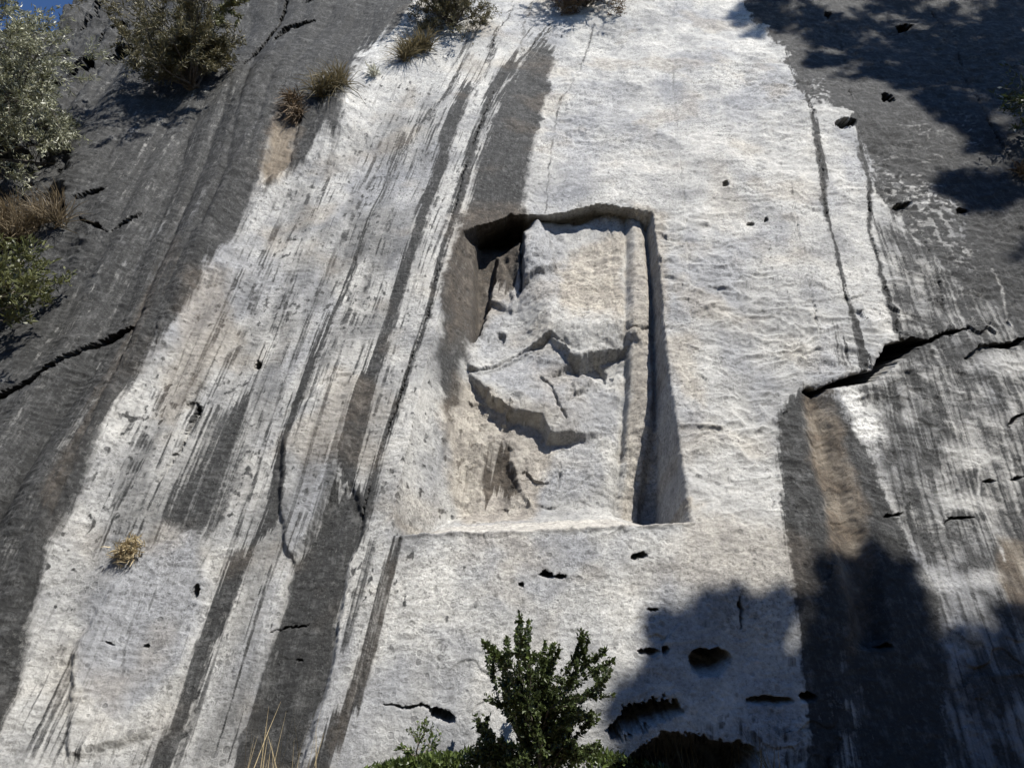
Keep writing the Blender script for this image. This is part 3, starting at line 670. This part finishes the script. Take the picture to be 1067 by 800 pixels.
M_BARK = bark_material('grey_bark', (.045, .036, .028), (.13, .11, .09))
M_TWIG = bark_material('pale_twig', (.09, .075, .06), (.24, .21, .17))

# ------------------------------------------------------------------ mesh and object helpers
def mesh_np(name, v, f, mat, parent=None, nper=None, smooth_=False, stain=None):
    """v (n,3); f (m,k) with the same k for all"""
    me = bpy.data.meshes.new(name)
    v = np.ascontiguousarray(v, np.float32); f = np.ascontiguousarray(f, np.int32)
    k = f.shape[1]
    me.vertices.add(len(v)); me.vertices.foreach_set('co', v.ravel())
    me.loops.add(f.size); me.loops.foreach_set('vertex_index', f.ravel())
    me.polygons.add(len(f)); me.polygons.foreach_set('loop_start', np.arange(0, f.size, k, dtype=np.int32))
    me.update(calc_edges=True)
    me.polygons.foreach_set('use_smooth', np.full(len(f), smooth_) if np.isscalar(smooth_) else smooth_)
    if stain is not None:
        a = me.attributes.new('stain', 'FLOAT_COLOR', 'POINT')
        a.data.foreach_set('color', np.ascontiguousarray(stain, np.float32).ravel())
    me.materials.append(mat)
    o = bpy.data.objects.new(name, me)
    col.objects.link(o)
    if parent is not None: o.parent = parent
    return o
def root(name, label, cat, loc, group=None):
    o = bpy.data.objects.new(name, None)
    o.empty_display_size = .1
    col.objects.link(o); o.location = loc
    o['label'] = label; o['category'] = cat
    if group: o['group'] = group
    return o

# ------------------------------------------------------------------ the cliff, its niche and the relief in the niche
nr, nc = SH
idx = np.arange(nr * nc).reshape(nr, nc)
faces = np.stack([idx[1:, :-1], idx[1:, 1:], idx[:-1, 1:], idx[:-1, :-1]], -1).reshape(-1, 4)
cin = (inside[1:, :-1] + inside[:-1, 1:]).ravel() * .5
relp = poly_d(PX, PY, A([(546, 238), (600, 243), (650, 233), (662, 226), (664, 240), (655, 350), (668, 470), (662, 540), (560, 541), (500, 541), (505, 470), (515, 440), (498, 410), (485, 388), (483, 379), (490, 357), (503, 322), (511, 290), (520, 274), (532, 284), (543, 284)], NB))
crel = (relp[1:, :-1] + relp[:-1, 1:]).ravel() * .5
Pf = P.reshape(-1, 3); Sf = STN.reshape(-1, 4)
st_v = np.linalg.norm(P[1:] - P[:-1], axis=-1) / np.linalg.norm(P0[1:] - P0[:-1], axis=-1)
st_h = np.linalg.norm(P[:, 1:] - P[:, :-1], axis=-1) / np.linalg.norm(P0[:, 1:] - P0[:, :-1], axis=-1)
steep = np.maximum(np.maximum(st_v[:, 1:], st_v[:, :-1]), np.maximum(st_h[1:], st_h[:-1])).ravel() > 2.2
def sub(name, fsel, parent=None):
    f = faces[fsel]
    used = np.unique(f)
    remap = np.zeros(len(Pf), np.int64); remap[used] = np.arange(len(used))
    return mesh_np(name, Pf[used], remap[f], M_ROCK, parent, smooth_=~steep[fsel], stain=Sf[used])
in_n = cin > 0
in_r = in_n & (crel < 0)
rock = sub('cliff', ~in_n)
rock['kind'] = 'structure'
rock['label'] = 'steep grey and white limestone cliff face streaked by water'
rock['category'] = 'cliff'
nich = sub('carved_niche', in_n & ~in_r, rock)
nich['label'] = 'tapering rectangular niche cut into the pale rock'
rel = sub('eroded_relief', in_r, nich)
rel['label'] = 'worn and broken carved figure inside the niche'

# ------------------------------------------------------------------ ground
def ground():
    m, nt, b = new_mat('dry_soil')
    tc = nd(nt, 'ShaderNodeTexCoord')
    n = nd(nt, 'ShaderNodeTexNoise'); n.inputs['Scale'].default_value = 6; n.inputs['Detail'].default_value = 8
    nt.links.new(tc.outputs['Object'], n.inputs['Vector'])
    nt.links.new(ramp(nt, n.outputs['Fac'], [(.3, (.05, .045, .03)), (.5, (.11, .09, .06)), (.7, (.17, .145, .10))]), b.inputs['Base Color'])
    b.inputs['Roughness'].default_value = .95
    bp = nd(nt, 'ShaderNodeBump'); bp.inputs['Distance'].default_value = .05
    nt.links.new(n.outputs['Fac'], bp.inputs['Height']); nt.links.new(bp.outputs[0], b.inputs['Normal'])
    xs = np.unique(np.concatenate([-np.geomspace(8, 400, 18)[::-1], np.arange(-8, 8.01, .2), np.geomspace(8, 400, 18)]))
    ys = np.unique(np.concatenate([-np.geomspace(8, 400, 18)[::-1], np.arange(-8, 8.01, .2), np.geomspace(8, 400, 18)]))
    X, Y = np.meshgrid(xs, ys)
    z = np.interp(Y, [-400, -30, -6, 0, .8, 3.2, 3.5, 400], [-30, -6, -.9, 0, .25, 1.58, 1.62, 1.62])
    z = z + .06 * fbm(X * .8, Y * .8, 3, 5) * (np.abs(X) < 60)
    i = np.arange(X.size).reshape(X.shape)
    f = np.stack([i[:-1, :-1], i[:-1, 1:], i[1:, 1:], i[1:, :-1]], -1).reshape(-1, 4)
    o = mesh_np('ground', np.stack([X, Y, z], -1).reshape(-1, 3), f, m, smooth_=True)
    o['kind'] = 'structure'; o['label'] = 'dry stony slope at the foot of the cliff'; o['category'] = 'ground'
ground()

# ------------------------------------------------------------------ plants
def unit(v):
    v = np.asarray(v, float); return v / (np.linalg.norm(v, axis=-1, keepdims=True) + 1e-9)
def tubes(segs, sides=5):
    s = np.array([(*a, *b, ra, rb) for a, b, ra, rb in segs])
    a, b, ra, rb = s[:, :3], s[:, 3:6], s[:, 6], s[:, 7]
    d = unit(b - a)
    ref = np.where(np.abs(d[:, 2:3]) < .9, [[0, 0, 1.0]], [[1.0, 0, 0]])
    e1 = unit(np.cross(d, ref)); e2 = np.cross(d, e1)
    vs_, fs = [], []
    n = len(s)
    for k in range(sides):
        t = 2 * math.pi * k / sides
        o = e1 * math.cos(t) + e2 * math.sin(t)
        vs_.append(a + o * ra[:, None]); vs_.append(b + o * rb[:, None])
    v = np.stack(vs_, 1).reshape(-1, 3)              # n, 2*sides
    base = np.arange(n)[:, None] * (2 * sides)
    for k in range(sides):
        k2 = (k + 1) % sides
        fs.append(base + np.array([[2 * k, 2 * k2, 2 * k2 + 1, 2 * k + 1]]))
    return v, np.concatenate(fs, 0)
def leaves(p, d, ln, wd, rng, fold=.25, jitter=.8):
    """folded lozenge leaves at p pointing about along d"""
    n = len(p)
    d = unit(d + rng.normal(0, jitter, (n, 3)))
    side = unit(np.cross(d, rng.normal(0, 1, (n, 3))))
    nor = np.cross(side, d)
    L = (ln * rng.uniform(.6, 1.25, n))[:, None]; w = (wd * rng.uniform(.7, 1.2, n))[:, None]
    bend = rng.uniform(-.2, .25, n)[:, None] * L
    mid = p + d * L * .45
    v = np.stack([p, mid + side * w * .5 + nor * w * fold, p + d * L + nor * bend, mid - side * w * .5 + nor * w * fold], 1).reshape(-1, 3)
    b = np.arange(n)[:, None] * 4
    return v, np.concatenate([b + [[0, 1, 2]], b + [[0, 2, 3]]], 0)
def grow(p, d, L, r, lvl, rng, segs, tips, kink=.22, spread=.6, up=.12, nb=3, trop=None, leafy=0):
    k = 4
    trop = np.array([0, 0, 1.0]) if trop is None else trop
    for i in range(k):
        d = unit(d + rng.normal(0, kink, 3) + trop * up)
        q = p + d * L / k
        r2 = r * (1 - .5 / k)
        segs.append((p, q, r, r2))
        if lvl <= leafy: tips.append((p, q))
        elif i >= 1 and rng.random() < .75:
            cd = unit(d + rng.normal(0, spread, 3))
            grow(q, cd, L * rng.uniform(.4, .7), r2 * .55, lvl - 1, rng, segs, tips, kink, spread, up, nb, trop, leafy)
        p, r = q, r2
    if lvl > 0:
        for _ in range(nb):
            grow(p, unit(d + rng.normal(0, spread, 3)), L * rng.uniform(.45, .75), r * .6, lvl - 1, rng, segs, tips, kink, spread, up, nb, trop, leafy)
def from_tips(tips, n, rng):
    a = np.array([t[0] for t in tips]); b = np.array([t[1] for t in tips])
    i = rng.integers(0, len(tips), n)
    t = rng.random(n)[:, None]
    return a[i] + (b[i] - a[i]) * t, unit(b[i] - a[i])
def finish(rt, v, f, name, mat):
    v = v - np.array(rt.location)
    return mesh_np(name, v, f, mat, rt)
def shrub(name, cat, label, base, stems, lvl, n_leaf, ln, wd, mleaf, mbark, seed, r0=.012, group=None, kink=.22, spread=.6, up=.12, nb=3, fold=.25, jit=.8, extra=None, leafy=0):
    """stems: list of (direction, length)"""
    rng = np.random.default_rng(seed)
    rt = root(name, label, cat, base, group)
    segs, tips = [], []
    for d, L in stems:
        st_ = np.array(base) + rng.normal(0, .02, 3)
        segs.append((np.array(base), st_, r0, r0))
        grow(st_, unit(d), L, r0, lvl, rng, segs, tips, kink, spread, up, nb, None, leafy)
    finish(rt, *tubes(segs, 4), 'stems', mbark)
    p, d = from_tips(tips, n_leaf, rng)
    p = p + rng.normal(0, ln * .25, p.shape)
    finish(rt, *leaves(p, d, ln, wd, rng, fold, jit), 'foliage', mleaf)
    if extra:
        n2, m2, ln2, wd2, sel = extra
        pp, d2 = from_tips([t for t in tips if sel(t[1])] or tips, n2, rng)
        finish(rt, *leaves(pp, d2, ln2, wd2, rng), 'lighter_foliage', m2)
    return rt
def tuft(name, cat, label, pts, n, ln, wd, mat, seed, d0=(0, -.3, 1), spread=.5, droop=.5, group=None, part='blades'):
    """grass: bent tapering blades rooted around pts"""
    rng = np.random.default_rng(seed)
    pts = np.array(pts, float)
    rt = root(name, label, cat, pts.mean(0), group)
    p = pts[rng.integers(0, len(pts), n)] + rng.normal(0, .025, (n, 3))
    d = unit(np.array(d0)[None] + rng.normal(0, spread, (n, 3)))
    L = (ln * rng.uniform(.4, 1.2, n))[:, None]
    side = unit(np.cross(d, rng.normal(0, 1, (n, 3)))) * wd * .5
    dr_ = np.array([0, 0, -1.0])[None] * droop * L
    q1 = p + d * L * .5 + dr_ * .15; q2 = p + d * L * .85 + dr_ * .6
    v = np.stack([p - side, p + side, q1 + side * .7, q1 - side * .7, q2 + side * .15, q2 - side * .15], 1).reshape(-1, 3)
    b = np.arange(n)[:, None] * 6
    f = np.concatenate([b + [[0, 1, 2, 3]], b + [[3, 2, 4, 5]]], 0)
    finish(rt, v, f, part, mat)
    return rt
def fan(n, mean, sp, l0, l1, seed=1):
    rnd = np.random.default_rng(seed * 100 + n)
    return [(unit(np.array(mean) + rnd.normal(0, sp, 3)), rnd.uniform(l0, l1)) for _ in range(n)]

# heath shrub on the upper left of the cliff
shrub('heath_shrub', 'shrub', 'large dark twiggy heath shrub rooted in grey rock at the upper left',
      W(200, 90, .05), fan(34, (-.05, -1.0, .7), .75, .24, .68), 2, 30000, .05, .011, M_HEATH, M_BARK, 3, .011, kink=.2, spread=.5, leafy=1,
      extra=(900, M_LIME, .05, .022, lambda q: to_px(q)[0] > 225 and to_px(q)[1] < 25))
# silver tree at the left edge
shrub('olive_tree', 'tree', 'silver green olive tree at the left edge of the picture',
      W(-62, 178, .1), fan(15, (.40, -.45, .7), .45, .55, .92, 5), 3, 52000, .047, .012, M_OLIVE, M_BARK, 4, .03, spread=.6, up=.06)
shrub('leafy_bush', 'bush', 'small green bush below the dry grass at the left edge',
      W(-40, 365, .05), fan(7, (.4, -.4, .75), .4, .3, .5), 2, 4200, .05, .018, M_LIME, M_TWIG, 5, .012)
tuft('grass_tuft', 'grass', 'wide tuft of dry brown grass on the ledge under the olive tree',
     [W(x, y, .08) for x, y in ((-20, 262), (0, 255), (15, 248), (30, 240), (45, 234), (60, 230), (10, 235), (-10, 240))], 1300, .42, .007, M_DRYB, 6, (.0, -.5, .8), .5, .5)
tuft('grass_tuft', 'grass', 'green and straw coloured grass tuft above the brown rust streak on the dark rock',
     [W(x, y, .03) for x, y in ((340, 92), (348, 90), (356, 86), (333, 97))], 420, .36, .009, M_DRYG, 8, (0, -.6, .4), .45, .7)
tuft('dead_tuft', 'plant', 'dead brown tuft hanging at the top of the rust brown streak',
     [W(x, y, .02) for x, y in ((304, 104), (309, 103), (306, 112), (310, 120))], 420, .2, .010, M_BROWN, 9, (-.1, -.6, -.2), .5, .6)
tuft('grass_tuft', 'grass', 'bushy green tuft below the twiggy shrub at the edge of the white rock',
     [W(x, y, .03) for x, y in ((428, 56), (436, 52), (422, 60), (443, 50))], 620, .33, .009, M_DRYG, 10, (-.05, -.6, .5), .5, .6)
shrub('twiggy_shrub', 'shrub', 'bare twiggy shrub at the top edge on the white rock beside a green tuft',
      W(472, 24, .02), fan(34, (-.05, -1.0, .25), .7, .2, .5), 2, 20000, .04, .011, M_HEATH, M_BARK, 11, .011, kink=.14)
tuft('rosette_plant', 'plant', 'tiny pale rosette plant on the white patch of rock',
     [W(389, 76, .02)], 70, .12, .014, M_PALE, 12, (0, -.8, .2), .6, .2, part='leaves')
shrub('cushion_shrub', 'shrub', 'low dark brown shrub at the top edge above the broad dark streak',
      W(610, 5, .02), fan(34, (.15, -1.0, .12), .7, .2, .5), 2, 26000, .035, .011, M_BROWN, M_BARK, 13, .01, kink=.2)
tuft('dry_tuft', 'plant', 'small dry yellow brown cushion plant in a crack of the lower left slab',
     [W(x, y, .015) for x, y in ((130, 574), (136, 572), (133, 579), (139, 569))], 420, .07, .006, M_DRY, 14, (0, -.7, .2), .7, .3)
shrub('thorny_shrub', 'shrub', 'dark shrub with pale dead twigs at the right edge of the cliff',
      W(1115, 165, .02), fan(10, (-.25, -.5, .8), .45, .3, .62), 2, 2600, .06, .02, M_DARKLEAF, M_TWIG, 15, .012,
      extra=(160, M_PALE, .07, .02, lambda q: True))  # scattered pale leaves stand in for highlights on glossy foliage
tuft('dead_tuft', 'plant', 'reddish dead tuft in the fissure by the right edge',
     [W(1062, 176, .02), W(1066, 182, .02)], 130, .16, .01, M_BROWN, 16, (0, -.7, .1), .5, .4)
shrub('seedling', 'plant', 'small leafy shoot at the bottom left of the round leaved bush',
      W(437, 806, .12), fan(4, (0, -.1, 1), .22, .10, .16), 1, 240, .022, .012, M_GREEN, M_TWIG, 17, .004, nb=2)
# the bush in front of the cliff foot
bush_p = W(556, 830, .28)
shrub('broadleaf_bush', 'bush', 'dark green broadleaf bush growing up in front of the foot of the cliff',
      bush_p, [((-.08, -.1, 1), .32), ((.04, -.1, 1), .32), ((.10, -.1, 1), .34), ((.16, -.1, 1), .30), ((0, -.2, 1), .28), ((.08, -.25, 1), .26), ((-.15, -.1, 1), .26)] + [((x_, -.1 + .12 * math.sin(9 * x_), 1), .25 - .10 * abs(x_)) for x_ in (-1.0, -.8, -.6, -.45, -.3, -.15, .0, .15, .3, .45, .6, .8, 1.0, 1.2)], 2, 19000, .019, .013,
      M_BUSH, M_BARK, 29, .006, kink=.22, spread=.45, up=.12, nb=2, jit=1.1, leafy=1, extra=(900, M_GREEN, .021, .013, lambda q: to_px(q)[1] < 690))
tuft('grass_tuft', 'grass', 'thin straw coloured grass stalks against the dark streak at the bottom left',
     [W(x, 822, .12) for x in (262, 272, 280, 292, 300, 312, 318)], 26, .42, .0035, M_DRY, 22, (0, -.05, 1), .16, .12, part='stalks')
tuft('grass_tuft', 'grass', 'few dry grass blades in the tree shade right of the bush',
     [W(x, 815, .15) for x in (690, 720, 760, 800)], 90, .28, .004, M_DRYG, 23, (0, -.05, 1), .3, .2)
def ground_cover():
    rng = np.random.default_rng(31)
    n = 5200
    x = np.interp(rng.random(n), [0, .1, .5, 1], [365, 400, 470, 690]) + rng.normal(0, 14, n)
    top = np.interp(x, [350, 380, 420, 470, 520, 600, 700], [818, 803, 792, 786, 776, 776, 800])
    y = top + np.abs(rng.normal(0, 16, n))
    h = .05 + .22 * rng.random(n)
    p = np.array([W(x[i], y[i], h[i]) for i in range(n)])
    v, f = leaves(p, np.tile([[0, -.4, .8]], (n, 1)), .028, .013, rng, .25, .8)
    o = mesh_np('ground_cover', v, f, M_GREEN)
    o['kind'] = 'stuff'; o['label'] = 'low green herbs and litter along the foot of the cliff'; o['category'] = 'ground cover'
ground_cover()

# ------------------------------------------------------------------ trees behind and beside the camera, whose shade falls on the cliff
def shade_tree(name, label, clumps, foot, L, n, ln, wd, seed, mat, group='trees behind the viewer that shade the cliff', wild=1.45, tight=.09):
    """clumps: (px, py, radius in metres): where on the cliff the shade of each clump of leaves falls"""
    rng = np.random.default_rng(seed)
    rt = root(name, label, 'tree', foot, group)
    cen = np.array([on_plane(x, y) + S * (L + rng.uniform(-.5, .5)) for x, y, r in clumps]); rad = np.array([c[2] for c in clumps])
    foot = np.array(foot, float)
    top = cen[np.argmax(cen[:, 2])] - np.array([0, 0, .3])
    segs = []; trunk = [foot + (top - foot) * t + np.array([rng.normal(0, .06), rng.normal(0, .06), 0]) * (0 < t < 1) for t in np.linspace(0, 1, 9)]
    hgt = top[2] - foot[2]
    for i in range(8): segs.append((trunk[i], trunk[i + 1], .016 * hgt * (1 - i / 8.5), .016 * hgt * (1 - (i + 1) / 8.5)))
    V_, D_ = [], []
    for c, r in zip(cen, rad):
        j = int(np.clip(np.searchsorted([t[2] for t in trunk], c[2] - .5 * r - .4), 1, 8)) - 1
        a = trunk[j]
        mid = (a + c) / 2 + rng.normal(0, .05, 3)
        segs.append((a, mid, .025, .018)); segs.append((mid, c, .018, .010))
        for _ in range(22):
            t = c + unit(rng.normal(0, 1, 3)) * r * rng.uniform(.5, wild) 
            segs.append((c + (mid - c) * rng.uniform(0, .4), t, .007, .003))
            m_ = n // 22
            s_ = rng.random(m_)[:, None] ** .6
            V_.append(c + (t - c) * s_ + rng.normal(0, r * tight, (m_, 3))); D_.append(np.tile(unit(t - c), (m_, 1)))
    finish(rt, *tubes(segs, 6), 'trunk', M_BARK)
    finish(rt, *leaves(np.concatenate(V_), np.concatenate(D_), ln, wd, rng), 'crown', mat)
def foot_of(px, py, L):
    p = on_plane(px, py) + S * L
    return (p[0] + .1, p[1] - .1, float(np.interp(p[1], [-6, 0, .8, 3.2], [-.9, 0, .25, 1.55])) - .05)
shade_tree('shade_tree', 'bushy tree standing behind the viewer, shading the foot of the pale cliff',
           [(752, 688, .20), (712, 706, .17), (784, 714, .18), (812, 741, .22), (677, 731, .16), (727, 751, .22), (772, 761, .22), (667, 781, .16), (712, 796, .22), (842, 796, .22), (772, 816, .25), (747, 656, .10), (684, 671, .06), (802, 656, .07),
            (700, 860, .3), (780, 870, .3)], foot_of(740, 900, 8.2), 8.2, 1500, .06, .034, 41, M_SHADE)
shade_tree('shade_tree', 'tall narrow tree beside the viewer, shading the dark stain',
           [(880, 610, .13), (868, 645, .16), (893, 650, .16), (925, 610, .13), (932, 640, .16), (945, 680, .18), (905, 690, .2), (865, 700, .18), (850, 740, .2), (890, 745, .22), (938, 740, .2), (870, 800, .24), (930, 800, .24), (900, 860, .3), (838, 800, .15)],
           foot_of(905, 900, 8.0), 8.0, 2400, .06, .034, 42, M_SHADE)
shade_tree('shade_tree', 'loose crowned tree right of the viewer, dappling the lower right rock',
           [(965, 760, .16), (1065, 740, .16), (1020, 780, .12), (985, 790, .16), (1000, 690, .06), (985, 740, .12), (1020, 725, .12), (1050, 690, .16), (1080, 720, .2), (1045, 770, .18), (1000, 800, .14), (1090, 800, .25), (1060, 650, .07), (1065, 780, .25), (1040, 850, .3), (960, 850, .2)],
           foot_of(1050, 900, 8.0), 8.0, 700, .06, .034, 43, M_SHADE)
shade_tree('pine_tree', 'tall pine beside the viewer, its branches shading the upper right rock',
           [(800, 18, .28), (850, 20, .3), (905, 52, .34), (950, 62, .3), (985, 10, .42), (1030, 30, .5), (1070, 60, .55), (930, 0, .35), (1000, 70, .3), (1060, 110, .3), (1100, 140, .5), (985, 110, .14), (1005, 125, .14), (1020, 145, .14), (975, 104, .12),
            (1010, 197, .14), (1028, 198, .14), (815, -5, .25), (900, 20, .3), (945, 35, .35), (870, 38, .22), (960, 85, .22), (925, 78, .2), (1040, 20, .5), (1005, 50, .4), (1065, 95, .35), (975, 45, .3), (1030, 60, .4), (1060, 20, .5), (1045, -5, .5), (1085, 90, .4), (1035, 85, .3), (790, 10, .2), (870, -30, .4), (1000, -60, .6), (1080, -40, .7), (860, 60, .12), (1110, 220, .4)],
           foot_of(1180, 140, 7.5), 7.5, 2400, .15, .015, 44, M_SHADE, wild=2.1, tight=.05)

# trees added behind the viewer to block low sky: one built, then copied
def wood():
    rng = np.random.default_rng(60)
    rt = root('sky_block_tree', 'dense evergreen tree added out of view to block low sky light', 'tree', (0, 0, 0), 'evergreen trees added behind the viewer to block low sky light')
    segs, V_, D_ = [], [], []
    zs = np.linspace(0, 10, 9)
    tr = [np.array([rng.normal(0, .08), rng.normal(0, .08), z]) for z in zs]
    for i in range(8): segs.append((tr[i], tr[i + 1], .22 * (1 - i / 8.6), .22 * (1 - (i + 1) / 8.6)))
    for k in range(60):
        z = rng.uniform(1.2, 10); a = rng.uniform(0, 2 * math.pi)
        L = (2.6 - .19 * z) * rng.uniform(.7, 1.15)
        d = unit([math.cos(a), math.sin(a), rng.uniform(.1, .6)])
        p0 = np.array([0, 0, z]); p1 = p0 + d * L
        segs.append((p0, p1, .05, .015))
        m_ = 150
        t = rng.random(m_)[:, None] ** .6
        V_.append(p0 + (p1 - p0) * t + rng.normal(0, .28, (m_, 3))); D_.append(np.tile(d, (m_, 1)))
    finish(rt, *tubes(segs, 6), 'trunk', M_BARK)
    finish(rt, *leaves(np.concatenate(V_), np.concatenate(D_), .26, .13, rng), 'crown', M_SHADE)
    spots = [(x + rng.uniform(-.6, .6), y + rng.uniform(-.8, .8)) for y, xs in ((-8.5, np.arange(-15, 15.1, 3.0)), (-11.5, np.arange(-13.5, 14, 3.4))) for x in xs]
    kids = list(rt.children)
    for i, (x, y) in enumerate(spots):
        if i == 0: r = rt
        else:
            r = rt.copy(); col.objects.link(r)
            for k in kids:
                c = k.copy(); col.objects.link(c); c.parent = r
        r.location = (x, y, float(np.interp(y, [-30, -6, 0], [-6, -.9, 0])) - .1)
        r.rotation_euler = (0, 0, rng.uniform(0, 6.28)); sc_ = rng.uniform(.9, 1.2); r.scale = (sc_, sc_, sc_)
wood()
